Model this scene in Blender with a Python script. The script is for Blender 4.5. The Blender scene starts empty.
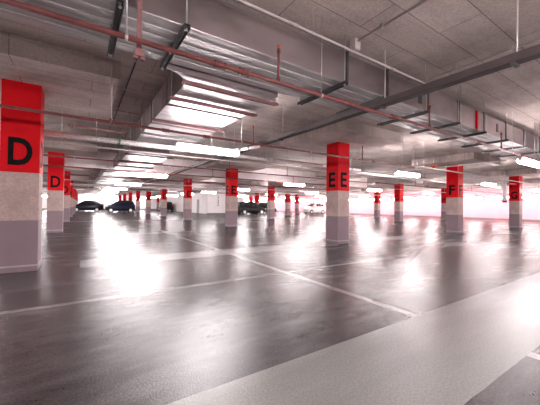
import bpy, bmesh, math, random
from mathutils import Vector, Matrix
random.seed(7)
S = bpy.context.scene
COL = S.collection
PI = math.pi

# ------------------------------------------------------------------ helpers
def box(bm, x0, x1, y0, y1, z0, z1, bev=0.0):
    vs = [bm.verts.new((x, y, z)) for z in (z0, z1) for y in (y0, y1) for x in (x0, x1)]
    fs = [(0, 2, 3, 1), (4, 5, 7, 6), (0, 1, 5, 4), (2, 6, 7, 3), (0, 4, 6, 2), (1, 3, 7, 5)]
    faces = [bm.faces.new([vs[i] for i in f]) for f in fs]
    if bev > 0:
        es = list({e for f in faces for e in f.edges})
        bmesh.ops.bevel(bm, geom=es, offset=bev, segments=2, affect='EDGES', profile=0.5)

def tube(bm, pts, r, n=10, caps=True):
    """round bar swept along a polyline, mitred at the bends"""
    P = [Vector(p) for p in pts]
    rings = []
    ref = None
    for i, p in enumerate(P):
        a = (P[i] - P[i - 1]).normalized() if i > 0 else None
        b = (P[i + 1] - P[i]).normalized() if i < len(P) - 1 else None
        d = (a + b).normalized() if a is not None and b is not None else (a if a is not None else b)
        k = 1.0
        if a is not None and b is not None:
            k = 1.0 / max(0.35, a.dot(d))
        if ref is None:
            ref = Vector((0, 0, 1)) if abs(d.z) < 0.9 else Vector((1, 0, 0))
        u = (ref - d * ref.dot(d))
        if u.length < 1e-4:
            u = d.orthogonal()
        u.normalize()
        v = d.cross(u)
        ref = u
        bend = None
        if a is not None and b is not None and (a - b).length > 1e-4:
            bend = (b - a).normalized()
        ring = []
        for q in range(n):
            t = 2 * PI * q / n
            o = u * math.cos(t) * r + v * math.sin(t) * r
            if bend is not None:
                o += bend * o.dot(bend) * (k - 1)
            ring.append(bm.verts.new(p + o))
        rings.append(ring)
    for A, B in zip(rings, rings[1:]):
        for q in range(n):
            f = bm.faces.new((A[q], A[(q + 1) % n], B[(q + 1) % n], B[q]))
            f.smooth = True
    if caps:
        bm.faces.new(rings[0][::-1])
        bm.faces.new(rings[-1])

def arc_corner(a, b, c, r=0.06, n=4):
    """points rounding the corner b between a and c"""
    a, b, c = Vector(a), Vector(b), Vector(c)
    p, q = b + (a - b).normalized() * r, b + (c - b).normalized() * r
    return [p.lerp(b, t).lerp(b.lerp(q, t), t) for t in [i / n for i in range(n + 1)]]

def link(name, bm, mat, parent=None, mats=None):
    bmesh.ops.recalc_face_normals(bm, faces=bm.faces[:])
    me = bpy.data.meshes.new(name)
    bm.to_mesh(me)
    bm.free()
    for m in (mats or [mat]):
        me.materials.append(m)
    o = bpy.data.objects.new(name, me)
    COL.objects.link(o)
    if parent is not None:
        o.parent = parent
    return o

def thing(name, label, cat, loc=(0, 0, 0), rz=0.0, group=None):
    o = bpy.data.objects.new(name, None)
    o.empty_display_size = 0.2
    COL.objects.link(o)
    o.location = loc
    o.rotation_euler = (0, 0, rz)
    tag(o, label, cat, group)
    return o

def tag(o, label, cat, group=None):
    o['label'] = label
    o['category'] = cat
    if group:
        o['group'] = group
    return o

def struct(name, bm, mat, parent=None):
    o = link(name, bm, mat, parent)
    if parent is None:
        o['kind'] = 'structure'
    return o

def dup(o, parent=None):
    c = o.copy()
    COL.objects.link(c)
    if parent is not None:
        c.parent = parent
    for ch in list(o.children):
        dup(ch, c)
    return c

# ------------------------------------------------------------------ materials
def new_mat(name):
    m = bpy.data.materials.new(name)
    m.use_nodes = True
    nt = m.node_tree
    nt.nodes.clear()
    out = nt.nodes.new('ShaderNodeOutputMaterial')
    b = nt.nodes.new('ShaderNodeBsdfPrincipled')
    nt.links.new(b.outputs[0], out.inputs[0])
    return m, nt, b

def mapped(nt, scale=(1, 1, 1), kind='Object'):
    tc = nt.nodes.new('ShaderNodeTexCoord')
    mp = nt.nodes.new('ShaderNodeMapping')
    mp.inputs['Scale'].default_value = scale
    nt.links.new(tc.outputs[kind], mp.inputs[0])
    return mp.outputs[0]

def noise(nt, vec, scale, detail=4, rough=0.55):
    n = nt.nodes.new('ShaderNodeTexNoise')
    n.inputs['Scale'].default_value = scale
    n.inputs['Detail'].default_value = detail
    n.inputs['Roughness'].default_value = rough
    nt.links.new(vec, n.inputs['Vector'])
    return n.outputs[0]

def ramp(nt, fac, stops):
    r = nt.nodes.new('ShaderNodeValToRGB')
    els = r.color_ramp.elements
    while len(els) < len(stops):
        els.new(0.5)
    for e, (p, c) in zip(els, stops):
        e.position = p
        e.color = (*c, 1) if len(c) == 3 else c
    nt.links.new(fac, r.inputs[0])
    return r.outputs[0]

def bump(nt, b, h, strength=0.2, dist=0.01):
    n = nt.nodes.new('ShaderNodeBump')
    n.inputs['Strength'].default_value = strength
    n.inputs['Distance'].default_value = dist
    nt.links.new(h, n.inputs['Height'])
    nt.links.new(n.outputs[0], b.inputs['Normal'])

def simple(name, c, rough=0.5, metal=0.0, var=0.12, scale=6.0, coat=0.0, stretch=(1, 1, 1), bumpk=0.0, spec=0.5):
    m, nt, b = new_mat(name)
    v = mapped(nt, stretch)
    n = noise(nt, v, scale)
    lo = tuple(x * (1 - var) for x in c)
    hi = tuple(min(1, x * (1 + var)) for x in c)
    nt.links.new(ramp(nt, n, [(0.3, lo), (0.7, hi)]), b.inputs['Base Color'])
    b.inputs['Roughness'].default_value = rough
    b.inputs['Metallic'].default_value = metal
    b.inputs['Coat Weight'].default_value = coat
    b.inputs['Specular IOR Level'].default_value = spec
    if bumpk:
        bump(nt, b, n, bumpk, 0.01)
    return m

def emit(name, c, s):
    m, nt, b = new_mat(name)
    b.inputs['Base Color'].default_value = (0.9, 0.9, 0.9, 1)
    b.inputs['Emission Color'].default_value = (*c, 1)
    b.inputs['Emission Strength'].default_value = s
    b.inputs['Roughness'].default_value = 0.4
    return m

def math_node(nt, op, a, b=None):
    n = nt.nodes.new('ShaderNodeMath')
    n.operation = op
    for i, x in enumerate((a, b)):
        if x is None:
            continue
        if isinstance(x, (int, float)):
            n.inputs[i].default_value = x
        else:
            nt.links.new(x, n.inputs[i])
    return n.outputs[0]

def mixc(nt, f, a, b):
    n = nt.nodes.new('ShaderNodeMix')
    n.data_type = 'RGBA'
    if isinstance(f, (int, float)):
        n.inputs[0].default_value = f
    else:
        nt.links.new(f, n.inputs[0])
    for i, x in ((6, a), (7, b)):
        if isinstance(x, tuple):
            n.inputs[i].default_value = (*x, 1)
        else:
            nt.links.new(x, n.inputs[i])
    return n.outputs[2]

M = {}
M['red'] = simple('red_paint', (0.56, 0.002, 0.007), 0.6, var=0.10, scale=3, spec=0.12)
M['grey_band'] = simple('grey_paint', (0.225, 0.163, 0.183), 0.5, var=0.05, scale=3, spec=0.3)
M['white_line'] = simple('pale_line_paint', (0.36, 0.31, 0.32), 0.5)
M['black_paint'] = simple('black_paint', (0.006, 0.005, 0.005), 0.7, spec=0.1)
M['wall_white'] = simple('white_wall_paint', (0.90, 0.85, 0.85), 0.6, var=0.03, scale=0.6)
M['wall_pink'] = simple('pale_pink_wall_paint', (0.93, 0.36, 0.41), 0.6, var=0.04, scale=0.5)
M['wall_grey'] = simple('grey_wall_paint', (0.5, 0.46, 0.46), 0.7, var=0.06, scale=0.8)
M['beam'] = simple('pale_beam_paint', (0.66, 0.58, 0.58), 0.75, var=0.06, scale=1.2)
M['red_pipe'] = simple('dull_red_pipe_paint', (0.19, 0.055, 0.054), 0.45, var=0.25, scale=9, spec=0.3)
M['pink_metal'] = simple('pinkish_primer', (0.30, 0.14, 0.14), 0.5, var=0.2, spec=0.3)
M['steel'] = simple('galvanised_steel', (0.52, 0.50, 0.50), 0.42, 0.8, var=0.15)
M['dark_steel'] = simple('dark_channel_steel', (0.085, 0.080, 0.082), 0.45, 0.6, var=0.3)
M['tray'] = simple('cable_tray_metal', (0.055, 0.038, 0.040), 0.6, 0.0, var=0.15, scale=4)
M['conduit'] = simple('pale_conduit', (0.50, 0.43, 0.42), 0.45, 0.2, var=0.1)
M['foil'] = simple('crinkled_foil', (0.74, 0.68, 0.68), 0.38, 0.45, var=0.25, scale=22, bumpk=0.9)
M['lamp_body'] = simple('lamp_housing_grey', (0.62, 0.60, 0.60), 0.5, var=0.05)
M['green'] = simple('green_plastic', (0.01, 0.18, 0.03), 0.5)
M['orange'] = simple('orange_plastic', (0.80, 0.13, 0.03), 0.5)
M['white_plastic'] = simple('white_plastic', (0.8, 0.75, 0.75), 0.5)
M['rubber'] = simple('tyre_rubber', (0.012, 0.012, 0.013), 0.75)
M['alloy'] = simple('wheel_alloy', (0.85, 0.84, 0.84), 0.45, 0.1)
M['glass_dark'] = simple('dark_car_glass', (0.02, 0.022, 0.025), 0.06, var=0.1, coat=1.0)
M['navy'] = simple('navy_car_paint', (0.003, 0.004, 0.014), 0.4, 0.0, var=0.1, coat=0.08, spec=0.25)
M['blue'] = simple('dark_blue_car_paint', (0.003, 0.005, 0.022), 0.4, 0.0, var=0.1, coat=0.08, spec=0.25)
M['black_car'] = simple('black_car_paint', (0.006, 0.006, 0.007), 0.4, 0.0, var=0.1, coat=0.08, spec=0.25)
M['white_car'] = simple('white_car_paint', (0.82, 0.78, 0.78), 0.3, var=0.03, coat=1.0)
M['lamp_glass'] = simple('headlamp_glass', (0.75, 0.76, 0.78), 0.12, var=0.05, coat=1.0)
M['tail_red'] = simple('tail_lamp_red', (0.45, 0.01, 0.012), 0.2, var=0.1, coat=1.0)
M['door_grey'] = simple('grey_door_paint', (0.28, 0.25, 0.26), 0.5)
LAMP_POWER = 50.0
M['tube'] = emit('lit_lamp_diffuser', (1.0, 0.925, 0.93), LAMP_POWER)

# bare concrete of the column shafts
m, nt, b = new_mat('bare_concrete')
v = mapped(nt)
n1 = noise(nt, v, 2.2, 6, 0.6)
n2 = noise(nt, v, 22, 4, 0.6)
c1 = ramp(nt, n1, [(0.3, (0.36, 0.262, 0.242)), (0.55, (0.48, 0.355, 0.332)), (0.75, (0.58, 0.44, 0.415))])
c2 = ramp(nt, n2, [(0.35, (0.72, 0.70, 0.69)), (0.65, (1, 1, 1))])
mx = nt.nodes.new('ShaderNodeMix'); mx.data_type = 'RGBA'; mx.blend_type = 'MULTIPLY'; mx.inputs[0].default_value = 0.7
nt.links.new(c1, mx.inputs[6]); nt.links.new(c2, mx.inputs[7])
nt.links.new(mx.outputs[2], b.inputs['Base Color'])
b.inputs['Roughness'].default_value = 0.8
bump(nt, b, n2, 0.25, 0.01)
M['concrete'] = m

# board marked ceiling concrete: seams between the formwork sheets, blotches
m, nt, b = new_mat('ceiling_concrete')
v = mapped(nt)
br = nt.nodes.new('ShaderNodeTexBrick')
br.inputs['Scale'].default_value = 1.0
br.inputs['Brick Width'].default_value = 2.05
br.inputs['Row Height'].default_value = 0.51
br.inputs['Mortar Size'].default_value = 0.007
br.inputs['Mortar Smooth'].default_value = 0.3
br.inputs['Color1'].default_value = (0.55, 0.475, 0.45, 1)
br.inputs['Color2'].default_value = (0.48, 0.41, 0.385, 1)
br.inputs['Mortar'].default_value = (0.22, 0.18, 0.17, 1)
nt.links.new(v, br.inputs['Vector'])
n1 = noise(nt, v, 0.9, 6, 0.6)
n2 = noise(nt, v, 26, 3, 0.7)
n3 = noise(nt, mapped(nt, (0.35, 3.0, 1)), 2.0, 4, 0.6)
g = ramp(nt, n1, [(0.34, (0.68, 0.66, 0.65)), (0.62, (1.15, 1.13, 1.12))])
g2 = ramp(nt, n2, [(0.35, (0.80, 0.79, 0.78)), (0.65, (1.08, 1.08, 1.08))])
g3 = ramp(nt, n3, [(0.3, (0.85, 0.83, 0.82)), (0.7, (1.08, 1.08, 1.08))])
prev = br.outputs[0]
for gg in (g, g2, g3):
    mx = nt.nodes.new('ShaderNodeMix'); mx.data_type = 'RGBA'; mx.blend_type = 'MULTIPLY'; mx.inputs[0].default_value = 0.85
    nt.links.new(prev, mx.inputs[6]); nt.links.new(gg, mx.inputs[7])
    prev = mx.outputs[2]
nt.links.new(prev, b.inputs['Base Color'])
b.inputs['Roughness'].default_value = 0.9
bump(nt, b, n2, 0.3, 0.01)
M['ceiling'] = m

# galvanised duct sheet with bands running along X (rolled sheet)
def duct_mat(name, stretch, base):
    m, nt, b = new_mat(name)
    v = mapped(nt, stretch)
    n1 = noise(nt, v, 3.0, 3, 0.5)
    n2 = noise(nt, mapped(nt), 2.0, 5, 0.6)
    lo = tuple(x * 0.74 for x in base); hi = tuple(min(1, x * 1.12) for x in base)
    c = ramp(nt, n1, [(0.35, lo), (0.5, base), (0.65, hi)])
    nt.links.new(c, b.inputs['Base Color'])
    r = ramp(nt, n2, [(0.3, (0.36, 0.36, 0.36)), (0.7, (0.50, 0.50, 0.50))])
    nt.links.new(r, b.inputs['Roughness'])
    b.inputs['Metallic'].default_value = 0.85
    bump(nt, b, n1, 0.10, 0.02)
    return m
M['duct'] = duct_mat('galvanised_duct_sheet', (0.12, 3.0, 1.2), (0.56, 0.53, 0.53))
M['duct_shaded'] = duct_mat('duct_shaded_sheet', (0.35, 1.0, 0.6), (0.31, 0.255, 0.26))  # darker copy of the sheet, shade on the sides put into the colour

# floor: power floated grey coating, worn, with the painted lines
m, nt, b = new_mat('coated_floor')
tc = nt.nodes.new('ShaderNodeTexCoord')
sep = nt.nodes.new('ShaderNodeSeparateXYZ')
nt.links.new(tc.outputs['Object'], sep.inputs[0])
X, Y = sep.outputs[0], sep.outputs[1]
wob = noise(nt, mapped(nt), 5.0, 3)
wob2 = math_node(nt, 'MULTIPLY', math_node(nt, 'SUBTRACT', wob, 0.5), 0.012)
Xw, Yw = math_node(nt, 'ADD', X, wob2), math_node(nt, 'ADD', Y, wob2)
def rect(x0, x1, y0, y1, k=1.0):
    a = math_node(nt, 'GREATER_THAN', Xw, x0)
    for val in (math_node(nt, 'LESS_THAN', Xw, x1), math_node(nt, 'GREATER_THAN', Yw, y0), math_node(nt, 'LESS_THAN', Yw, y1)):
        a = math_node(nt, 'MULTIPLY', a, val)
    return math_node(nt, 'MULTIPLY', a, k)
walk = rect(-40, 60, 0.83, 1.795)
lines = None
LINES = [(3.08, 3.19, -6, 14.2, 0.75), (-40, 6.9, 4.18, 4.28, 0.55), (0.0, 6.9, 6.45, 7.30, 0.55),
         (8.2, 15.0, 6.45, 7.3, 0.35), (-40, 40, 22.7, 23.6, 0.4), (-40, 15, 12.9, 13.0, 0.5), (11.2, 11.3, 8, 22, 0.6),
         (19.3, 19.4, -2, 14, 0.6), (-40, 60, -0.4, -0.3, 0.5)]
for L in LINES:
    r_ = rect(*L)
    lines = r_ if lines is None else math_node(nt, 'MAXIMUM', lines, r_)
big = noise(nt, mapped(nt, (0.35, 1.0, 1)), 0.9, 6, 0.62)
streak = noise(nt, mapped(nt, (0.5, 2.4, 1)), 1.6, 5, 0.6)
fine = noise(nt, mapped(nt), 60, 3, 0.6)
base = ramp(nt, big, [(0.3, (0.055, 0.048, 0.050)), (0.5, (0.105, 0.095, 0.098)), (0.7, (0.175, 0.162, 0.165))])
st = ramp(nt, streak, [(0.3, (0.60, 0.59, 0.60)), (0.65, (1.05, 1.05, 1.05))])
mx = nt.nodes.new('ShaderNodeMix'); mx.data_type = 'RGBA'; mx.blend_type = 'MULTIPLY'; mx.inputs[0].default_value = 0.8
nt.links.new(base, mx.inputs[6]); nt.links.new(st, mx.inputs[7])
wearN = ramp(nt, noise(nt, mapped(nt), 9, 5, 0.65), [(0.32, (0.35, 0.35, 0.35)), (0.5, (1, 1, 1))])
spk = ramp(nt, fine, [(0.34, (0.62, 0.62, 0.62)), (0.62, (1.12, 1.12, 1.12))])
mot = ramp(nt, noise(nt, mapped(nt, (0.6, 1.5, 1)), 2.6, 8, 0.7), [(0.32, (0.55, 0.53, 0.54)), (0.62, (1.15, 1.15, 1.15))])
def mult(a, b_, k):
    q = nt.nodes.new('ShaderNodeMix'); q.data_type = 'RGBA'; q.blend_type = 'MULTIPLY'; q.inputs[0].default_value = k
    nt.links.new(a, q.inputs[6]); nt.links.new(b_, q.inputs[7])
    return q.outputs[2]
worn = mult(mult(mx.outputs[2], mot, 0.9), spk, 0.8)
lw = math_node(nt, 'MULTIPLY', lines, wearN)
c = mixc(nt, lw, worn, (0.36, 0.335, 0.34))
wc = ramp(nt, streak, [(0.25, (0.215, 0.210, 0.204)), (0.7, (0.26, 0.254, 0.248))])
c = mixc(nt, walk, c, mult(wc, spk, 0.45))
nt.links.new(c, b.inputs['Base Color'])
rr = ramp(nt, noise(nt, mapped(nt, (0.5, 1.6, 1)), 1.3, 7, 0.68), [(0.36, (0.17, 0.17, 0.17)), (0.64, (0.255, 0.255, 0.255))])
nt.links.new(rr, b.inputs['Roughness'])
b.inputs['IOR'].default_value = 1.33
h = math_node(nt, 'ADD', math_node(nt, 'MULTIPLY', fine, 0.8), math_node(nt, 'MULTIPLY', noise(nt, mapped(nt, (0.6, 1.3, 1)), 4.5, 6, 0.62), 0.35))
bump(nt, b, h, 0.34, 0.014)
out = [n for n in nt.nodes if n.type == 'OUTPUT_MATERIAL'][0]
bmp = [n for n in nt.nodes if n.type == 'BUMP'][0]
dif = nt.nodes.new('ShaderNodeBsdfDiffuse')
glo = nt.nodes.new('ShaderNodeBsdfAnisotropic')
fre = nt.nodes.new('ShaderNodeFresnel'); fre.inputs['IOR'].default_value = 1.65
mix = nt.nodes.new('ShaderNodeMixShader')
nt.links.new(c, dif.inputs['Color']); nt.links.new(bmp.outputs[0], dif.inputs['Normal'])
nt.links.new(rr, glo.inputs['Roughness']); nt.links.new(bmp.outputs[0], glo.inputs['Normal'])
nt.links.new(math_node(nt, 'MINIMUM', fre.outputs[0], 0.275), mix.inputs[0])
nt.links.new(dif.outputs[0], mix.inputs[1]); nt.links.new(glo.outputs[0], mix.inputs[2])
nt.links.new(mix.outputs[0], out.inputs[0])
nt.nodes.remove(b)
M['floor'] = m

# ------------------------------------------------------------------ the setting
XL, XR, YF, YB, ZC = -14.0, 41.5, -9.0, 80.0, 3.62
bm = bmesh.new(); box(bm, XL - .3, XR + .3, YF - .3, YB + .3, -0.3, 0.0); struct('floor', bm, M['floor'])
bm = bmesh.new(); box(bm, XL - .3, XR + .3, YF - .3, YB + .3, ZC, ZC + 0.3); ceiling = struct('ceiling', bm, M['ceiling'])
bm = bmesh.new(); box(bm, XR, XR + .3, YF - .3, YB + .3, 0, ZC); struct('wall_right', bm, M['wall_pink'])
bm = bmesh.new(); box(bm, XL - .3, XL, YF - .3, YB + .3, 0, ZC); struct('wall_left', bm, M['wall_white'])
bm = bmesh.new(); box(bm, XL, XR, YB, YB + .3, 0, ZC); struct('wall_back', bm, M['wall_white'])
bm = bmesh.new(); box(bm, XL, XR, YF - .3, YF, 0, ZC); struct('wall_front', bm, M['wall_grey'])
# stair core in the middle of the hall
bm = bmesh.new(); box(bm, 15.0, 21.0, 39.3, 66.0, 0, ZC); struct('wall_middle', bm, M['wall_white'])
for nm, dims in (('baseboard_right', (XR - .02, XR, YF, YB, 0, .12)), ('baseboard_back', (XL, XR, YB - .02, YB, 0, .12)),
                 ('baseboard_middle', (14.98, 21.02, 39.28, 39.3, 0, .12)), ('baseboard_left', (XL, XL + .02, YF, YB, 0, .12))):
    bm = bmesh.new(); box(bm, *dims); struct(nm, bm, M['grey_band'])
bm = bmesh.new(); box(bm, 14.93, 15.0, 42.6, 43.5, 0, 2.1); struct('door_1', bm, M['door_grey'])
# downstand beam across the hall
bm = bmesh.new(); box(bm, XL, 19.5, 15.34, 15.70, 2.82, ZC); struct('trim_1', bm, M['beam'])

# ------------------------------------------------------------------ columns
CX0, CY0, DX, DY, HW = -0.9065, 6.857, 8.1114, 8.1771, 0.268
ZR, ZG, ZT = 1.735, 0.896, 3.32

def letter_mesh(ch, height):
    cu = bpy.data.curves.new('letter', 'FONT')
    cu.body = ch
    cu.extrude = 0.002
    cu.offset = 0.028
    cu.resolution_u = 4
    o = bpy.data.objects.new('tmp', cu)
    COL.objects.link(o)
    dg = bpy.context.evaluated_depsgraph_get()
    me = bpy.data.meshes.new_from_object(o.evaluated_get(dg))
    bpy.data.objects.remove(o)
    ys = [v.co.y for v in me.vertices]; xs = [v.co.x for v in me.vertices]
    k = height / (max(ys) - min(ys))
    kx = min(1.0, 0.33 / ((max(xs) - min(xs)) * k))
    cx, cy = (max(xs) + min(xs)) / 2, (max(ys) + min(ys)) / 2
    for v in me.vertices:
        v.co.x = (v.co.x - cx) * k * kx
        v.co.y = (v.co.y - cy) * k
        v.co.z = v.co.z
    me.name = 'letter'
    me.materials.clear()
    me.materials.append(M['black_paint'])
    return me

def col_part(name, z0, z1, mat, hw, root, bev=0.008):
    bm = bmesh.new()
    box(bm, -hw, hw, -hw, hw, z0, z1)
    es = [e for e in bm.edges if abs(e.verts[0].co.z - e.verts[1].co.z) > 0.01]
    bmesh.ops.bevel(bm, geom=es, offset=bev, segments=2, affect='EDGES', profile=0.5)
    return link(name, bm, mat, root)

def make_column(loc):
    t = thing('concrete_column', 'x', 'column', loc, 0, 'red topped concrete columns')
    col_part('grey_base', 0.0, ZG, M['grey_band'], HW, t)
    col_part('concrete_shaft', ZG, ZR, M['concrete'], HW, t)
    col_part('red_top', ZR, ZT, M['red'], HW, t)
    bm = bmesh.new()
    for s in (-1, 1):
        box(bm, -HW - .002, HW + .002, s * HW - .002, s * HW + .002, 0.085, 0.115)
        box(bm, s * HW - .002, s * HW + .002, -HW - .002, HW + .002, 0.085, 0.115)
    link('base_line', bm, M['white_line'], t)
    return t

proto = None
LET = {}
def place_column(i, j, label):
    global proto
    loc = (CX0 + i * DX, CY0 + j * DY, 0)
    if proto is None:
        c = proto = make_column(loc)
        c_letterless = True
    else:
        c = proto.copy(); COL.objects.link(c); c.location = loc
        for ch in list(proto.children):
            if ch.name.startswith('letter'):
                continue
            d = ch.copy(); COL.objects.link(d); d.parent = c
    tag(c, label, 'column', 'red topped concrete columns')
    L = 'DEFGH'[i]
    if L not in LET:
        LET[L] = letter_mesh(L, 0.485)
    hw = HW + 0.001
    for (x, y, rz) in ((0, -hw, 0), (-hw, 0, -PI / 2), (hw, 0, PI / 2)):
        o = bpy.data.objects.new('letter', LET[L])
        COL.objects.link(o)
        o.parent = c
        o.location = (x, y, 2.10)
        o.rotation_euler = (PI / 2, 0, rz)
    return c

ORD = ['nearest', 'second', 'third', 'fourth', 'fifth', 'sixth', 'seventh', 'eighth', 'ninth']
def col_label(L, k, n, extra=''):
    if k == 0:
        return 'red-topped concrete column lettered %s, the nearest of the %s row%s' % (L, L, extra)
    if k == n - 1:
        return 'small far red-topped column at the back end of the %s row' % L
    return '%s red-topped concrete column from the camera in the %s row' % (ORD[k], L)
ROWS = {0: range(9), 1: range(9), 2: [0, 1, 2, 3, 8], 3: range(6), 4: range(7)}
NEAR = {0: ', at the left photo edge', 1: ', showing two letters E', 2: ', right of the photo centre',
        3: ', beside the white hanging tube', 4: ', just past the right photo edge'}
for i, js in ROWS.items():
    L = 'DEFGH'[i]
    js = list(js)
    for k, j in enumerate(js):
        place_column(i, j, col_label(L, k, len(js), NEAR[i]))

# drop panels over every column, part of the slab
bm0 = bmesh.new(); box(bm0, -1.42, 1.42, -1.38, 1.38, ZT - 0.002, ZC + 0.02)
dp = link('drop_panel', bm0, M['ceiling'], ceiling)
first = True
for i in range(-1, 5):
    for j in range(0, 9):
        if i in (2, 3) and j in (4, 5, 6, 7) and i == 2:
            continue
        o = dp if first else dp.copy()
        if not first:
            COL.objects.link(o); o.parent = ceiling
        first = False
        o.location = (CX0 + i * DX, CY0 + j * DY, 0)

# ------------------------------------------------------------------ ducts
def duct_flange(parent, pts_fn, name='flange', mat=None):
    bm = bmesh.new(); pts_fn(bm)
    return link(name, bm, mat or M['steel'], parent)

# main duct along X
Y0, Y1, Z0, Z1 = 2.87, 3.72, 2.985, 3.42
t = thing('ventilation_duct', 'big galvanised rectangular ventilation duct running diagonally across the ceiling foreground', 'duct', (0, 0, 0))
bm = bmesh.new()
box(bm, -5, 24, Y0, Y1, Z0, Z1, 0.012)
o = link('duct_body', bm, M['duct'], t, [M['duct'], M['duct_shaded']])
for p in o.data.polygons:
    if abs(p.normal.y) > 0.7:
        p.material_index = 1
# raised pressed ribs along the underside
for y in (3.02, 3.18, 3.37, 3.55):
    bm = bmesh.new(); box(bm, -5, 24, y, y + 0.05, Z0 - 0.012, Z0 + 0.002, 0.005); link('pressed_rib', bm, M['duct'], t)
FX = [-3.3, 3.17, 4.12, 5.35, 6.55, 7.8, 9.1, 10.4, 11.8, 13.2, 15, 17, 19, 21]
for x in FX:
    bm = bmesh.new()
    box(bm, x - .018, x + .018, Y0 - .025, Y1 + .025, Z0 - .022, Z0)
    box(bm, x - .018, x + .018, Y0 - .025, Y0, Z0 - .022, Z1 + .022)
    box(bm, x - .018, x + .018, Y1, Y1 + .025, Z0 - .022, Z1 + .022)
    box(bm, x - .018, x + .018, Y0 - .025, Y1 + .025, Z1, Z1 + .022)
    link('flange', bm, M['dark_steel'], t)
def hanger(parent, x, y0, y1, z, ztop):
    """slotted steel channel under the duct with two threaded rods"""
    bm = bmesh.new()
    box(bm, x - .03, x - .024, y0, y1, z - .045, z)
    box(bm, x + .024, x + .03, y0, y1, z - .045, z)
    box(bm, x - .03, x + .03, y0, y1, z - .006, z)
    box(bm, x - .012, x + .012, y0 + .02, y1 - .02, z - .03, z - .006)
    h_ = link('hanger_channel', bm, M['dark_steel'], parent)
    for y in (y0 + .03, y1 - .03):
        bm = bmesh.new(); tube(bm, [(x, y, z - .06), (x, y, ztop)], 0.007, 6)
        tube(bm, [(x, y, z - .055), (x, y, z - .046)], 0.016, 6)
        link('threaded_rod', bm, M['steel'], h_)
for x in (-2.1, 0.25, 0.83, 3.06, 3.98, 5.2, 6.4, 7.65, 8.95, 10.25, 11.6, 13.4, 15.5, 18):
    hanger(t, x, Y0 - .10, Y1 + .10, Z0 - .024, ZC)
# inspection openings with dark covers on the side
for x in (5.05, 8.5):
    bm = bmesh.new(); box(bm, x, x + .1, Y0 - .012, Y0 + .01, 3.10, 3.30, .004); link('access_cover', bm, M['dark_steel'], t)
bm = bmesh.new(); box(bm, 7.35, 7.43, Y0 - .03, Y0 + .0, 2.99, 3.40, .008); link('red_strap', bm, M['red'], t)

# branch duct along Y with a rounded neck
t = thing('ventilation_duct', 'wide galvanised branch duct running away from the big duct above the left aisle', 'duct', (0, 0, 0))
BX0, BX1, BZ0, BZ1 = 1.20, 2.58, 2.93, 3.36
bm = bmesh.new()
out = [(BX1, 3.75), (BX1, 9.0), (BX0, 9.0), (BX0, 4.15)]
for k in range(1, 9):
    a = k / 8 * PI / 2
    out.append((BX0 - 0.38 + 0.38 * math.cos(a), 4.15 - 0.38 * math.sin(a)))
lo = [bm.verts.new((x, y, BZ0)) for x, y in out]
hi = [bm.verts.new((x, y, BZ1)) for x, y in out]
bm.faces.new(lo); bm.faces.new(hi)
for k in range(len(out)):
    bm.faces.new((lo[k], lo[(k + 1) % len(out)], hi[(k + 1) % len(out)], hi[k]))
o = link('duct_body', bm, M['duct'], t, [M['duct'], M['duct_shaded']])
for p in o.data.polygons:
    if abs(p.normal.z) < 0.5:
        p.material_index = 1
for y in (5.1, 6.4, 7.7):
    bm = bmesh.new()
    box(bm, BX0 - .025, BX1 + .025, y - .018, y + .018, BZ0 - .022, BZ0)
    box(bm, BX0 - .025, BX0, y - .018, y + .018, BZ0 - .022, BZ1)
    box(bm, BX1, BX1 + .025, y - .018, y + .018, BZ0 - .022, BZ1)
    link('flange', bm, M['duct_shaded'], t)
def cross_hanger(parent, y, x0, x1, z, ztop, mat):
    bm = bmesh.new()
    box(bm, x0, x1, y - .03, y - .024, z - .045, z)
    box(bm, x0, x1, y + .024, y + .03, z - .045, z)
    box(bm, x0, x1, y - .03, y + .03, z - .006, z)
    box(bm, x0 + .02, x1 - .02, y - .012, y + .012, z - .03, z - .006)
    h_ = link('hanger_channel', bm, mat, parent)
    for x in (x0 + .03, x1 - .03):
        bm = bmesh.new(); tube(bm, [(x, y, z - .06), (x, y, ztop)], 0.007, 6)
        link('threaded_rod', bm, M['steel'], h_)
for y in (3.93, 4.62, 6.02, 7.3, 8.6):
    cross_hanger(t, y, BX0 - .08, BX1 + .12, BZ0 - .024, ZC, M['pink_metal'] if y < 6.5 else M['dark_steel'])

# further duct in line with it
t = thing('ventilation_duct', 'lower galvanised duct beyond the foil pipe, in line with the branch duct', 'duct', (0, 0, 0))
bm = bmesh.new(); box(bm, 1.18, 2.45, 9.85, 14.9, 2.80, 3.25, .012)
o = link('duct_body', bm, M['duct'], t, [M['duct'], M['duct_shaded']])
for p in o.data.polygons:
    if abs(p.normal.z) < 0.5:
        p.material_index = 1
for y in (9.9, 11.5, 13.2):
    cross_hanger(t, y, 1.08, 2.58, 2.79, ZC, M['dark_steel'])
t = thing('ventilation_duct', 'far galvanised duct beyond the pale beam over the left aisle', 'duct', (0, 0, 0))
bm = bmesh.new(); box(bm, 1.0, 2.5, 16.2, 36.6, 2.95, 3.35, .012)
o = link('duct_body', bm, M['duct'], t, [M['duct'], M['duct_shaded']])
for p in o.data.polygons:
    if abs(p.normal.z) < 0.5:
        p.material_index = 1
for k in range(4):
    cross_hanger(t, 17.3 + 5.6 * k, 0.9, 2.6, 2.93, ZC, M['dark_steel'])
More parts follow.
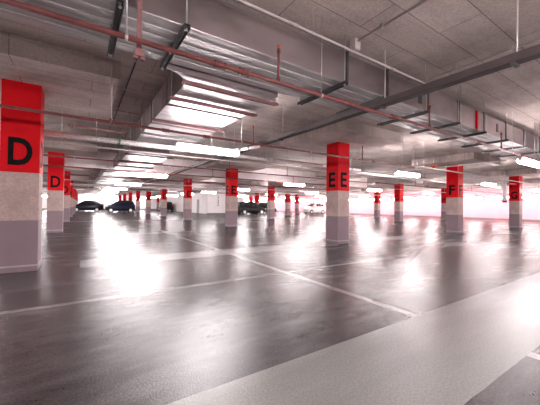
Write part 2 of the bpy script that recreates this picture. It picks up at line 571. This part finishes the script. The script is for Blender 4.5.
# cross ducts further back
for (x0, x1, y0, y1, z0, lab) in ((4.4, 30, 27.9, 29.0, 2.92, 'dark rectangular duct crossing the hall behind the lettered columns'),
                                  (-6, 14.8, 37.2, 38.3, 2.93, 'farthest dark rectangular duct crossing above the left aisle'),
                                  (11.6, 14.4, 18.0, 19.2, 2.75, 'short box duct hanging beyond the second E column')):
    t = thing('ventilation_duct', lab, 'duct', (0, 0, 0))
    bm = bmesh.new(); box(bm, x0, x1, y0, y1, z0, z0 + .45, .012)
    link('duct_body', bm, M['duct_shaded'], t)
    n = max(2, int((x1 - x0) / 3))
    for k in range(n):
        hanger(t, x0 + .4 + (x1 - x0 - .8) * k / (n - 1), y0 - .1, y1 + .1, z0 - .005, ZC)

# ------------------------------------------------------------------ pipes
def pipe_x(name, label, x0, x1, y, z, r, mat, couplings=(), rods=(), sprink=(), rodmat=None, cat='pipe'):
    t = thing(name, label, cat, (0, y, z))
    bm = bmesh.new(); tube(bm, [(x0, 0, 0), (x1, 0, 0)], r, 14); link('pipe_run', bm, mat, t)
    for x in couplings:
        bm = bmesh.new()
        tube(bm, [(x - .05, 0, 0), (x + .05, 0, 0)], r * 1.35, 14)
        tube(bm, [(x - .06, 0, 0), (x - .045, 0, 0)], r * 1.55, 14)
        tube(bm, [(x + .045, 0, 0), (x + .06, 0, 0)], r * 1.55, 14)
        link('coupling', bm, mat, t)
    for x in rods:
        bm = bmesh.new()
        tube(bm, [(x, 0, r * 0.9), (x, 0, ZC - z)], 0.006, 6)
        tube(bm, [(x - .012, 0, 0), (x + .012, 0, 0)], r * 1.25, 12)
        link('hanger_rod', bm, rodmat or M['steel'], t)
    for x, h_ in sprink:
        bm = bmesh.new()
        tube(bm, [(x, 0, 0), (x, 0, h_)], 0.014, 8)
        tube(bm, [(x, 0, r * .6), (x, 0, r + .03)], 0.024, 8)
        tube(bm, [(x, 0, h_ - .05), (x, 0, h_)], 0.02, 8)
        s_ = link('sprinkler_riser', bm, mat, t)
        bm = bmesh.new()
        tube(bm, [(x, 0, h_), (x, 0, h_ + .025)], 0.008, 6)
        tube(bm, [(x, 0, h_ + .025), (x, 0, h_ + .03)], 0.022, 8)
        link('sprinkler_head', bm, M['orange'], s_)
    return t

P1Y, P1Z = 2.67, 2.60
pipe_x('sprinkler_pipe', 'thick dull red sprinkler pipe slanting across the whole top of the photo', -5, 12.6, P1Y, P1Z, 0.023, M['red_pipe'],
       (-2.2, 1.13, 1.4, 4.0, 7.0, 9.5), (0.29, 2.5, 6.2, 8.9), ((1.84, 0.39), (5.05, 0.39), (8.2, 0.39), (-3, .39)))
pipe_x('sprinkler_pipe', 'red sprinkler pipe passing in front of the top of the nearest D column', -6, 9.6, 5.60, 2.60, 0.024, M['red_pipe'],
       (1.3, 2.1, 7.4), (-1.6, 2.9, 4.9, 6.65, 8.9), ((6.9, 0.4), (3.2, .4)))
pipe_x('sprinkler_pipe', 'red sprinkler pipe passing in front of the lettered F column top', 9.75, 24, 5.70, 2.70, 0.024, M['conduit'],
       (12.0, 15.5), (10.4, 13, 15.1, 17.4, 20.0), ())
pipe_x('sprinkler_pipe', 'thin red pipe beyond the foil pipe, in front of the second D column', -6, 13.5, 10.25, 2.56, 0.024, M['red_pipe'],
       (1.6, 5.2), (-0.2, 3.0, 4.3, 6.5, 9.0, 11.5), ((4.8, .4), (7.6, .4)))
pipe_x('sprinkler_pipe', 'thin red pipe running along the foot of the pale beam', -6, 19, 13.93, 2.66, 0.026, M['red_pipe'],
       (2.8, 9.5), (0.9, 3.4, 6.3, 9.5, 12.5, 15.5), ((5.6, .4), (10.8, .4)))
pipe_x('insulated_pipe', 'fat foil-wrapped pipe crossing behind the nearest D column', -6, 8.9, 7.34, 2.62, 0.062, M['foil'],
       (), (0.25, 2.9, 4.9, 8.4), (), cat='pipe')
pipe_x('insulated_pipe', 'fat foil-wrapped pipe running on between the E and F columns', 8.9, 24, 7.9, 2.62, 0.062, M['foil'],
       (), (9.6, 12.2, 14.5, 17.0, 20), (), cat='pipe')
pipe_x('conduit_pipe', 'grey conduit running just below the foil-wrapped pipe', -6, 9.5, 8.02, 2.56, 0.018, M['conduit'], (), (-.4, 1.0, 3.2, 6.0), ())
pipe_x('conduit_pipe', 'pinkish flexible conduit above the foil-wrapped pipe beside the branch duct', -0.3, 1.02, 8.6, 3.12, 0.024, M['pink_metal'], (-.2, .92), (), ())
pipe_x('conduit_pipe', 'thin reddish conduit under the slab above the nearest D column', -3, 1.18, 7.95, 3.50, 0.011, M['pink_metal'], (), (-1.6, .9), ())
pipe_x('conduit_pipe', 'pale thin conduit running along the near top edge of the big duct', -5, 5.25, 2.615, 3.295, 0.014, M['conduit'], (2.0, 3.9), (-1, 2.3, 4.8), ())
for k, (y, z, mt, nm, lab) in enumerate((
        (17.6, 2.66, 'red_pipe', 'sprinkler_pipe', 'red pipe just beyond the pale beam'),
        (20.8, 2.62, 'conduit', 'conduit_pipe', 'pale conduit crossing in front of the third E column'),
        (24.6, 2.58, 'foil', 'insulated_pipe', 'foil pipe crossing just behind the third columns'),
        (30.4, 2.66, 'red_pipe', 'sprinkler_pipe', 'far red pipe crossing in front of the fourth columns'),
        (33.5, 2.70, 'conduit', 'conduit_pipe', 'far pale conduit crossing behind the fourth columns'))):
    pipe_x(nm, lab, -6, 38.3, y, z, 0.03 if mt != 'foil' else 0.07, M[mt], (), [-4.5 + 5 * q for q in range(8)], ())
# two pipes at the right, beyond F and G
pipe_x('sprinkler_pipe', 'red pipe crossing between the first and second F columns', 14, 38.3, 10.4, 2.62, 0.026, M['red_pipe'], (20, 28), [16 + 3.2 * q for q in range(7)], ((18, .4), (26, .4)))
pipe_x('conduit_pipe', 'pale conduit crossing just before the second G column', 19.7, 38.3, 13.4, 2.66, 0.03, M['conduit'], (), [21.6 + 3.2 * q for q in range(5)], ())

t = thing('insulated_pipe', 'short white insulated pipe with a dark band beside the nearest strip lamp end', 'pipe', (0, 0, 0))
bm = bmesh.new(); tube(bm, [(2.94, 7.27, 2.585), (3.40, 5.72, 2.575)], 0.042, 14); link('pipe_run', bm, M['white_plastic'], t)
bm = bmesh.new(); tube(bm, [(3.325, 5.973, 2.5766), (3.313, 6.013, 2.5768)], 0.047, 14); link('band', bm, M['dark_steel'], t)
bm = bmesh.new(); tube(bm, [(3.386, 5.767, 2.5752), (3.40, 5.72, 2.575), (3.416, 5.666, 2.5745)], 0.03, 12); link('end_fitting', bm, M['conduit'], t)
# pipe along Y that passes the head of the F column
t = thing('conduit_pipe', 'pale pipe running towards the camera past the top of the F column', 'pipe', (13.1, 0, 3.0))
bm = bmesh.new(); tube(bm, [(0, 4.1, 0), (0, 15.2, 0)], 0.024, 10); link('pipe_run', bm, M['conduit'], t)
for y in (4.6, 6.2, 10.5):
    bm = bmesh.new(); tube(bm, [(0, y, 0), (0, y, ZC - 3.0)], 0.007, 6); link('hanger_rod', bm, M['steel'], t)

# conduit that turns down off the slab edge by the D column
t = thing('conduit_pipe', 'thin grey conduit along the slab edge, bending straight down to the red pipe', 'pipe', (0, 5.44, 0))
bm = bmesh.new()
pts = [(-5, 0, 3.55)] + arc_corner((-5, 0, 3.55), (0.385, 0, 3.55), (0.385, 0, 2.6), 0.07) + [(0.385, 0, 2.63)]
tube(bm, pts, 0.013, 10); link('pipe_run', bm, M['conduit'], t)
for x in (-2.6, -0.55, 0.1):
    bm = bmesh.new(); box(bm, x - .02, x + .02, -.02, .03, 3.53, 3.617); link('clamp', bm, M['steel'], t)
bm = bmesh.new(); tube(bm, [(0.385, 0, 2.62), (0.385, 0, 2.585)], 0.022, 10); tube(bm, [(0.385, 0, 2.6), (0.385, .14, 2.6)], 0.016, 8); link('tee', bm, M['pink_metal'], t)

# pink dropped cable channel with its plate in front of the big duct
t = thing('cable_channel', 'pink vertical cable channel with a small end plate hanging before the big duct', 'channel', (0.40, 2.755, 0))
bm = bmesh.new(); box(bm, -.02, .02, -.012, .012, 2.56, ZC - .002, .003); link('channel', bm, M['pink_metal'], t)
bm = bmesh.new(); box(bm, -.035, .04, -.03, .02, 2.50, 2.56, .004); box(bm, -.04, -.01, -.02, .02, 2.48, 2.505); box(bm, .015, .045, -.02, .02, 2.48, 2.505); link('end_plate', bm, M['pink_metal'], t)
t = thing('conduit_pipe', 'thin dark conduit on the slab running away beside the branch duct', 'pipe', (0.72, 0, 3.585))
bm = bmesh.new(); tube(bm, [(0, 3.9, 0), (0, 15.3, 0)], 0.013, 8); link('pipe_run', bm, M['dark_steel'], t)
for y in (5.2, 6.6, 8, 11):
    bm = bmesh.new(); box(bm, -.03, .03, y - .015, y + .015, -.018, .032); link('clamp', bm, M['steel'], t)

# cable tray along Y
TX, TZ = 3.80, 2.74
t = thing('cable_tray', 'long brownish grey cable tray running from top right down to the middle left', 'cable tray', (TX, 0, TZ))
bm = bmesh.new()
box(bm, -.06, .06, -6, 62, -.004, 0.0)
box(bm, -.06, -.055, -6, 62, -.004, .09)
box(bm, .055, .06, -6, 62, -.004, .09)
link('tray_channel', bm, M['tray'], t)
bm = bmesh.new()
for k, (x, z) in enumerate(((-.03, .012), (0, .014), (.028, .012), (-.012, .03), (.016, .032))):
    tube(bm, [(x, -6, z), (x, 62, z)], 0.012, 6)
link('cable_bundle', bm, M['black_paint'], t)
for k, y in enumerate([-3, -0.8, 1.12, 2.72, 5.4, 8.4, 11.5, 14.8, 18.5, 22, 26, 30, 34, 39.5, 42, 46, 50, 54, 58]):
    bm = bmesh.new()
    box(bm, -.07, .07, y - .02, y + .02, -.025, -.004)
    br_ = link('tray_bracket', bm, M['dark_steel'], t)
    bm = bmesh.new()
    tube(bm, [(.063, y, -.02), (.063, y, ZC - TZ)], 0.009, 6)
    link('hanger_rod', bm, M['conduit'], br_)
for y in (0.2, 4.1, 7.3, 10.5, 13.5):
    bm = bmesh.new(); box(bm, -.064, .064, y - .05, y + .05, -.008, .092); box(bm, -.05, .05, y - .06, y + .06, .0, .093); link('joint_sleeve', bm, M['tray'], t)
# conduits on the ceiling along Y
for (x, y0, y1, z, lab) in ((5.25, -6, 2.74, 3.55, 'thin pale conduit on the ceiling beside and above the cable tray'),
                            (3.27, -6, 2.75, 3.585, 'thin grey conduit fixed to the ceiling near the top of the photo')):
    t = thing('conduit_pipe', lab, 'pipe', (x, 0, z))
    bm = bmesh.new(); tube(bm, [(0, y0, 0), (0, y1, 0)], 0.014, 8); link('pipe_run', bm, M['conduit'], t)
    for y in (-1.0, 0.6, 1.6, 2.35):
        bm = bmesh.new(); box(bm, -.03, .03, y - .015, y + .015, -.02, ZC - z - .003, .003); link('clamp', bm, M['steel'], t)
t = thing('junction_box', 'small pale junction box under the ceiling where the thin conduit meets the duct', 'box', (3.27, 2.80, 3.50))
bm = bmesh.new(); box(bm, -.06, .06, -.05, .05, -.03, .12, .008); link('box_body', bm, M['conduit'], t)
bm = bmesh.new(); box(bm, -.05, .05, -.04, .04, -.04, -.028, .004); link('box_lid', bm, M['steel'], t)

# green clip on the foil pipe, orange detector on its conduit, white tube by the G column
t = thing('pipe_clip', 'small green clip wrapped round the foil-wrapped pipe', 'clip', (0.70, 7.34, 2.62))
bm = bmesh.new()
tube(bm, [(-.012, 0, 0), (.012, 0, 0)], 0.070, 14)
link('clip_band', bm, M['green'], t)
bm = bmesh.new(); box(bm, -.014, .014, -.085, -.055, -.02, .11, .005); box(bm, -.05, -.014, -.085, -.06, -.08, -.045, .005); link('clip_tail', bm, M['green'], t)
t = thing('warning_device', 'small orange device with a dark middle under the ceiling left of the F column', 'device', (12.88, 6.63, 3.04))
bm = bmesh.new(); box(bm, .01, .16, -.08, .08, -.05, .07, .02); link('device_body', bm, M['orange'], t)
bm = bmesh.new(); box(bm, -.07, .01, -.04, .04, -.08, .02, .01); link('device_bracket', bm, M['black_paint'], t)
bm = bmesh.new(); box(bm, -.2, -.07, -.05, .05, -.02, .05, .015); link('device_lens', bm, M['orange'], t)
bm = bmesh.new(); tube(bm, [(-.02, 0, .0), (-.02, 0, ZC - 3.042)], 0.012, 8); link('stem', bm, M['steel'], t)
t = thing('hanging_tube', 'white vertical tube with dark end cap hung by red bracket left of G column', 'tube', (21.25, 6.75, 0))
bm = bmesh.new(); tube(bm, [(0, 0, 1.72), (0, 0, 2.75)], 0.11, 14); link('tube_body', bm, M['white_plastic'], t)
bm = bmesh.new(); tube(bm, [(0, 0, 1.60), (0, 0, 1.66), (0, 0, 1.72)], 0.12, 14); link('end_cap', bm, M['dark_steel'], t)
bm = bmesh.new(); tube(bm, [(0.02, 0, 2.62), (0.6, 0, 2.78), (1.90, 0.02, 2.78)], 0.06, 8); link('bracket', bm, M['red'], t)
bm = bmesh.new(); tube(bm, [(0, 0, 2.75), (0, 0, ZC)], 0.02, 8); tube(bm, [(.12, 0, 2.78), (.12, 0, ZC)], 0.02, 8); link('hanger_rod', bm, M['steel'], t)
t = thing('wall_pipe', 'thin grey vertical pipe with fittings on the white block face', 'pipe', (16.7, 39.27, 0))
bm = bmesh.new(); tube(bm, [(0, 0, 1.1), (0, 0, 2.7)], 0.03, 8); link('pipe_run', bm, M['conduit'], t)
for z in (1.2, 1.6, 1.9, 2.4):
    bm = bmesh.new(); box(bm, -.07, .07, -.05, .03, z, z + .1, .01); link('pipe_fitting', bm, M['tray'], t)

# ------------------------------------------------------------------ lamps
def make_lamp():
    t = thing('strip_lamp', 'x', 'lamp', (0, 0, 2.45), 0, 'lit strip lamps')
    L = 0.74
    bm = bmesh.new()
    sec = [(-.05, .105), (.05, .105), (.06, .09), (.06, .07), (-.06, .07), (-.06, .09)]
    A = [bm.verts.new((-L, y, z)) for y, z in sec]
    B = [bm.verts.new((L, y, z)) for y, z in sec]
    bm.faces.new(A); bm.faces.new(B[::-1])
    for k in range(6):
        bm.faces.new((A[k], A[(k + 1) % 6], B[(k + 1) % 6], B[k]))
    bmesh.ops.bevel(bm, geom=bm.edges[:], offset=.006, segments=2, affect='EDGES')
    link('housing', bm, M['lamp_body'], t)
    bm = bmesh.new()
    n = 14
    rings = []
    for (x, k) in ((-L + .005, .55), (-L + .03, .9), (-L + .07, 1), (L - .07, 1), (L - .03, .9), (L - .005, .55)):
        rings.append([bm.verts.new((x, math.cos(2 * PI * q / n + PI / 2 + PI / n) * .085 * k, .01 + math.sin(2 * PI * q / n + PI / 2 + PI / n) * .072 * k)) for q in range(n)])
    for P_, Q_ in zip(rings, rings[1:]):
        for q in range(n):
            f = bm.faces.new((P_[q], P_[(q + 1) % n], Q_[(q + 1) % n], Q_[q])); f.smooth = True
    bm.faces.new(rings[0]); bm.faces.new(rings[-1])
    link('diffuser', bm, M['tube'], t)
    for x in (-L, L):
        bm = bmesh.new(); box(bm, x - .02, x + .02, -.045, .045, -.01, .09, .01); link('end_cap', bm, M['lamp_body'], t)
    for x in (0.35, 0.62):
        bm = bmesh.new(); tube(bm, [(x, 0, .07), (x, 0, ZC - 2.45)], 0.008, 6); link('hanger_rod', bm, M['steel'], t)
    return t
lamp0 = make_lamp()
used = [False]
def lamp(x, y, label, rz=0, z=2.45):
    if not used[0]:
        o = lamp0; used[0] = True
    else:
        o = lamp0.copy(); COL.objects.link(o)
        for ch in list(lamp0.children):
            d = ch.copy(); COL.objects.link(d); d.parent = o
    o.location = (x, y, z)
    o.rotation_euler = (0, 0, rz)
    tag(o, label, 'lamp', 'lit strip lamps')
    return o
RY = [6.25, 13.2, 19.9, 26.6, 33.3, 40.0, 46.7, 53.4, 60.1, 66.8, 73.5]
RX = [(-5.6, 'over the bay left of the D columns'), (2.42, 'over the aisle between the D and E columns'), (10.3, 'over the bay between the E and F columns'),
      (17.6, 'over the bay between the F and G columns'), (24.9, 'over the bay right of the G columns'), (32.8, 'over the bay right of the H columns')]
for ci, (x, where) in enumerate(RX):
    k = 0
    for y in RY:
        if 14.2 < x < 21.8 and 38 < y < 67:
            continue
        if x > 3 and y > 70:
            continue
        lamp(x, y, '%s lit strip lamp from the camera %s' % (ORD[k] if k < 9 else ('tenth', 'eleventh')[k - 9], where))
        k += 1
TENS = {1: 'ten', 2: 'twenty', 3: 'thirty'}
ONES = 'first second third fourth fifth sixth seventh eighth ninth tenth eleventh twelfth thirteenth fourteenth fifteenth sixteenth seventeenth eighteenth nineteenth twentieth'.split()
def ordinal(n):
    if n <= 20:
        return ONES[n - 1]
    return '%s-%s' % (TENS[n // 10], ONES[n % 10 - 1]) if n % 10 else {30: 'thirtieth'}[n]
for k in range(33):  # dense lamp row added to brighten the pink wall evenly
    lamp(38.8, -2.0 + 2.45 * k, '%s added lit strip lamp brightening the pink end wall, counted from the right' % ordinal(k + 1), PI / 2)
for k in range(5):  # lamps added to whiten the far back wall
    lamp(-9.5 + 5.5 * k, 79.0, '%s added lit strip lamp from the left, brightening the far back wall' % ORD[k])
lamp(-4.0, 9.8, 'added lit fill lamp outside the left photo edge, behind the nearest D column')  # unseen lamp added to brighten the left part of the ceiling
lamp(-5.2, 2.2, 'added lit fill lamp outside the left photo edge by the nearest D column')  # unseen lamp added to light the slab above the front D column
lamp(10.0, 2.62, 'lit strip lamp at the right photo edge just under the red pipe', z=2.43)
lamp(24.0, 2.62, 'lit strip lamp outside the right photo edge along the red pipe', z=2.43)
for y, w in ((-0.7, 'just behind the camera'), (-7.0, 'far behind the camera')):
    for x, w2 in ((-5.0, 'at the far left'), (2.4, 'at the left'), (10.0, 'in the middle'), (17.6, 'at the right')):
        lamp(x, y, 'lit strip lamp %s %s' % (w, w2))

# ------------------------------------------------------------------ cars
def loft(bm, stations, ring_fn, mat_idx=0):
    rings = [[bm.verts.new(p) for p in ring_fn(s)] for s in stations]
    n = len(rings[0])
    for A, B in zip(rings, rings[1:]):
        for k in range(n):
            f = bm.faces.new((A[k], A[(k + 1) % n], B[(k + 1) % n], B[k])); f.smooth = True
    bm.faces.new(rings[0][::-1]); bm.faces.new(rings[-1])

def make_car(name, label, loc, rz, paint, W, body, cabin, wheels, wr, cat='car', group=None):
    """body: stations (x, z_low, z_belt, halfwidth factor); cabin: stations (x, z_roof, top factor); front is +x"""
    t = thing(name, label, cat, loc, rz, group)
    hw = W / 2
    bm = bmesh.new()
    def ring(s):
        x, zl, zb, k = s
        w = hw * k
        h = zb - zl
        prof = [(0.80, zl), (0.95, zl + .10 * h), (1.0, zl + .35 * h), (1.0, zl + .6 * h), (.975, zb - .14 * h), (.90, zb - .02 * h), (.6, zb + .012)]
        return [(x, -w * a, z) for a, z in prof] + [(x, w * a, z) for a, z in prof[::-1]]
    loft(bm, body, ring)
    link('body', bm, paint, t)
    def belt(x):
        for a, b_ in zip(body, body[1:]):
            if a[0] <= x <= b_[0]:
                f = (x - a[0]) / (b_[0] - a[0])
                return a[2] + (b_[2] - a[2]) * f
        return body[0][2]
    bm = bmesh.new()
    def cring(s):
        x, zr, k = s
        zb = belt(x) - .02
        zr = max(zr, zb + .01)
        h = zr - zb
        wb, wt = hw * .90, hw * (.90 - .20 * min(1, h / .5)) * k
        prof = [(wb, zb), (wb + (wt - wb) * .5, zb + h * .5), (wt, zb + h * .9), (wt * .86, zr)]
        return [(x, -a, z) for a, z in prof] + [(x, a, z) for a, z in prof[::-1]]
    loft(bm, cabin, cring)
    link('cabin', bm, paint, t)
    # side windows, windscreen and rear window laid on the cabin faces
    hi = [s for s in cabin if s[1] - belt(s[0]) > .3]
    xs0, xs1 = hi[0][0], hi[-1][0]
    for sd in (-1, 1):
        cuts = [xs0 + (xs1 - xs0) * f for f in (0.04, .36, .40, .68, .72, .97)]
        for a, b_ in ((cuts[0], cuts[1]), (cuts[2], cuts[3]), (cuts[4], cuts[5])):
            bm = bmesh.new()
            vs = []
            def roof(x):
                for p, q in zip(cabin, cabin[1:]):
                    if p[0] <= x <= q[0]:
                        f = (x - p[0]) / (q[0] - p[0]); return p[1] + (q[1] - p[1]) * f
                return cabin[-1][1]
            quad = []
            for x in (a, b_):
                zb, zr = belt(x), roof(x)
                h = zr - zb + .02
                wb, wt = hw * .90, hw * (.90 - .20 * min(1, h / .5))
                for fz in (.14, .84):
                    w = wb + (wt - wb) * fz
                    quad.append((x, sd * (w + .012), zb - .02 + h * fz))
            q4 = [quad[0], quad[2], quad[3], quad[1]]
            out_ = [bm.verts.new(p) for p in q4]
            inn = [bm.verts.new((p[0], p[1] - sd * .03, p[2])) for p in q4]
            bm.faces.new(out_); bm.faces.new(inn[::-1])
            for k in range(4):
                bm.faces.new((out_[k], out_[(k + 1) % 4], inn[(k + 1) % 4], inn[k]))
            link('side_window', bm, M['glass_dark'], t)
    for nm, (a, b_) in (('windscreen', (cabin[-1], cabin[-2])), ('rear_window', (cabin[0], cabin[1]))):
        bm = bmesh.new()
        za, zb_ = max(a[1], belt(a[0])) , b_[1]
        dx = a[0] - b_[0]
        sgn = 1 if dx > 0 else -1
        pts = []
        for f, wf in ((.12, .80), (.9, .66)):
            x = a[0] + (b_[0] - a[0]) * f
            z = za + (zb_ - za) * f
            pts.append((x + sgn * .02, hw * wf, z + .02))
        q4 = [(pts[0][0], -pts[0][1], pts[0][2]), pts[0], pts[1], (pts[1][0], -pts[1][1], pts[1][2])]
        o1 = [bm.verts.new(p) for p in q4]
        o2 = [bm.verts.new((p[0] - sgn * .03, p[1], p[2] - .03)) for p in q4]
        bm.faces.new(o1); bm.faces.new(o2[::-1])
        for k in range(4):
            bm.faces.new((o1[k], o1[(k + 1) % 4], o2[(k + 1) % 4], o2[k]))
        link(nm, bm, M['glass_dark'], t)
    for wx in wheels:
        for sd in (-1, 1):
            bm = bmesh.new()
            y = sd * (hw - .10)
            tube(bm, [(wx, y - .10, wr), (wx, y - .08, wr), (wx, y + .08, wr), (wx, y + .10, wr)], wr, 24)
            wl = link('wheel', bm, M['rubber'], t)
            bm = bmesh.new()
            tube(bm, [(wx, y + sd * .09, wr), (wx, y + sd * .112, wr)], wr * .66, 20)
            for q in range(5):
                a = q * 2 * PI / 5
                tube(bm, [(wx, y + sd * .115, wr), (wx + math.cos(a) * wr * .62, y + sd * .118, wr + math.sin(a) * wr * .62)], .025, 5)
            link('hub', bm, M['alloy'], wl)
            bm = bmesh.new()
            n = 16
            o1 = []
            for yy in (hw * .965, hw * 1.004):
                o1.append([bm.verts.new((wx + math.cos(PI * q / n) * wr * 1.2, sd * yy, wr + math.sin(PI * q / n) * wr * 1.2)) for q in range(n + 1)])
            for q in range(n):
                bm.faces.new((o1[0][q], o1[0][q + 1], o1[1][q + 1], o1[1][q]))
            bm.faces.new(o1[0][::-1]); bm.faces.new(o1[1])
            link('wheel_arch', bm, M['black_paint'], t)
    xf, xr = body[-1][0], body[0][0]
    for sd in (-1, 1):
        zf = body[-2][2]
        bm = bmesh.new(); box(bm, xf - .38, xf - .02, sd * hw * .72 - .16, sd * hw * .72 + .16, zf - .2, zf - .05, .04); link('headlight', bm, M['lamp_glass'], t)
        zr_ = body[1][2]
        bm = bmesh.new(); box(bm, xr + .0, xr + .22, sd * hw * .78 - .12, sd * hw * .78 + .12, zr_ - .28, zr_ - .04, .03); link('tail_light', bm, M['tail_red'], t)
        bm = bmesh.new(); xm = cabin[-1][0] - .42; box(bm, xm - .07, xm + .07, sd * (hw + .09) - .10, sd * (hw + .09) + .10, belt(xm) + .02, belt(xm) + .16, .03); link('mirror', bm, paint, t)
        for k, xh in enumerate((xs0 + (xs1 - xs0) * .42, xs0 + (xs1 - xs0) * .74)):
            bm = bmesh.new(); box(bm, xh - .1, xh + .1, sd * hw * 1.0 - .012, sd * hw * 1.0 + .012, belt(xh) - .2, belt(xh) - .16, .005); link('door_handle', bm, paint, t)
    bm = bmesh.new(); box(bm, xf - .1, xf + .03, -hw * .8, hw * .8, .26, .46, .03); link('front_bumper', bm, paint, t)
    bm = bmesh.new(); box(bm, xr - .03, xr + .1, -hw * .82, hw * .82, .28, .50, .03); link('rear_bumper', bm, paint, t)
    return t

sedan_body = [(-2.25, .42, .78, .80), (-2.12, .26, 1.00, .94), (-1.4, .2, 1.03, 1), (0, .18, .98, 1), (1.0, .2, .95, 1), (1.9, .24, .84, .96), (2.2, .34, .66, .82)]
sedan_cab = [(-1.75, 1.03, .9), (-1.0, 1.40, 1), (-.3, 1.47, 1), (.2, 1.45, 1), (1.15, .97, .9)]
hatch_body = [(-2.0, .42, .85, .86), (-1.9, .26, 1.0, .96), (-1.2, .2, 1.03, 1), (0, .18, 1.0, 1), (1.0, .2, .97, 1), (1.7, .24, .84, .95), (1.98, .36, .62, .80)]
hatch_cab = [(-1.92, 1.0, .9), (-1.62, 1.45, .97), (-.6, 1.52, 1), (.15, 1.49, 1), (1.28, .96, .9)]
van_body = [(-2.3, .42, .95, .88), (-2.2, .28, 1.1, .97), (-1.3, .24, 1.12, 1), (0, .22, 1.08, 1), (1.2, .24, 1.04, 1), (2.05, .28, .92, .95), (2.28, .4, .7, .82)]
van_cab = [(-2.2, 1.1, .95), (-1.95, 1.72, .98), (-.6, 1.80, 1), (.5, 1.76, 1), (1.5, 1.05, .9)]
SZ = 1.2
for L_ in (sedan_body, hatch_body):
    L_[:] = [(a, b_ , c_ * SZ, d) for a, b_, c_, d in L_]
for L_ in (sedan_cab, hatch_cab):
    L_[:] = [(a, b_ * SZ, c_) for a, b_, c_ in L_]
make_car('sedan_car', 'dark navy sedan at far left, partly behind the D columns', (0.72, 53.6, 0), PI, M['navy'], 1.76, sedan_body, sedan_cab, (-1.32, 1.34), .31)
make_car('hatchback_car', 'dark blue hatchback beside the navy sedan, its nose to the left', (5.0, 49.6, 0), PI, M['blue'], 1.74, hatch_body, hatch_cab, (-1.34, 1.32), .31)
make_car('minivan_car', 'black minivan just right of the second E column', (20.6, 36.7, 0), 0, M['black_car'], 1.85, van_body, van_cab, (-1.4, 1.42), .34)
make_car('minivan_car', 'black minivan partly behind the third F column', (24.9, 40.2, 0), 0, M['black_car'], 1.85, van_body, van_cab, (-1.4, 1.42), .34)
make_car('hatchback_car', 'small white hatchback by the end wall left of the nearest E column', (34.7, 38.6, 0), PI, M['white_car'], 1.70, hatch_body, hatch_cab, (-1.34, 1.32), .31)
make_car('minivan_car', 'dark van seen end-on, mostly hidden behind the fourth E column', (13.6, 57.5, 0), PI / 2, M['black_car'], 1.85, van_body, van_cab, (-1.4, 1.42), .34)

# ------------------------------------------------------------------ camera, world, view
f, yaw, pitch, roll = 287.97, 0.5797, 0.0129, 0.0127
Fv = Vector((math.sin(yaw) * math.cos(pitch), math.cos(yaw) * math.cos(pitch), math.sin(pitch)))
R = Vector((math.cos(yaw), -math.sin(yaw), 0))
U = R.cross(Fv)
R2 = R * math.cos(roll) + U * math.sin(roll)
U2 = -R * math.sin(roll) + U * math.cos(roll)
cam = bpy.data.cameras.new('camera')
cam.sensor_width = 36
cam.sensor_fit = 'HORIZONTAL'
cam.lens = f / 540 * 36
cam.clip_start = 0.05
cam.clip_end = 300
co = bpy.data.objects.new('camera', cam)
COL.objects.link(co)
mw = Matrix((R2, U2, -Fv)).transposed().to_4x4()
mw.translation = (0, 0, 1.2)
co.matrix_world = mw
S.camera = co

w = bpy.data.worlds.new('world')
S.world = w
w.use_nodes = True
w.node_tree.nodes['Background'].inputs[0].default_value = (0.02, 0.02, 0.02, 1)

S.view_settings.view_transform = 'Standard'
S.view_settings.look = 'None'
S.view_settings.gamma = 1
S.view_settings.use_curve_mapping = False
S.view_settings.exposure = 1.5
S.cycles.max_bounces = 8
S.cycles.diffuse_bounces = 5
S.cycles.glossy_bounces = 4
S.cycles.sample_clamp_indirect = 8
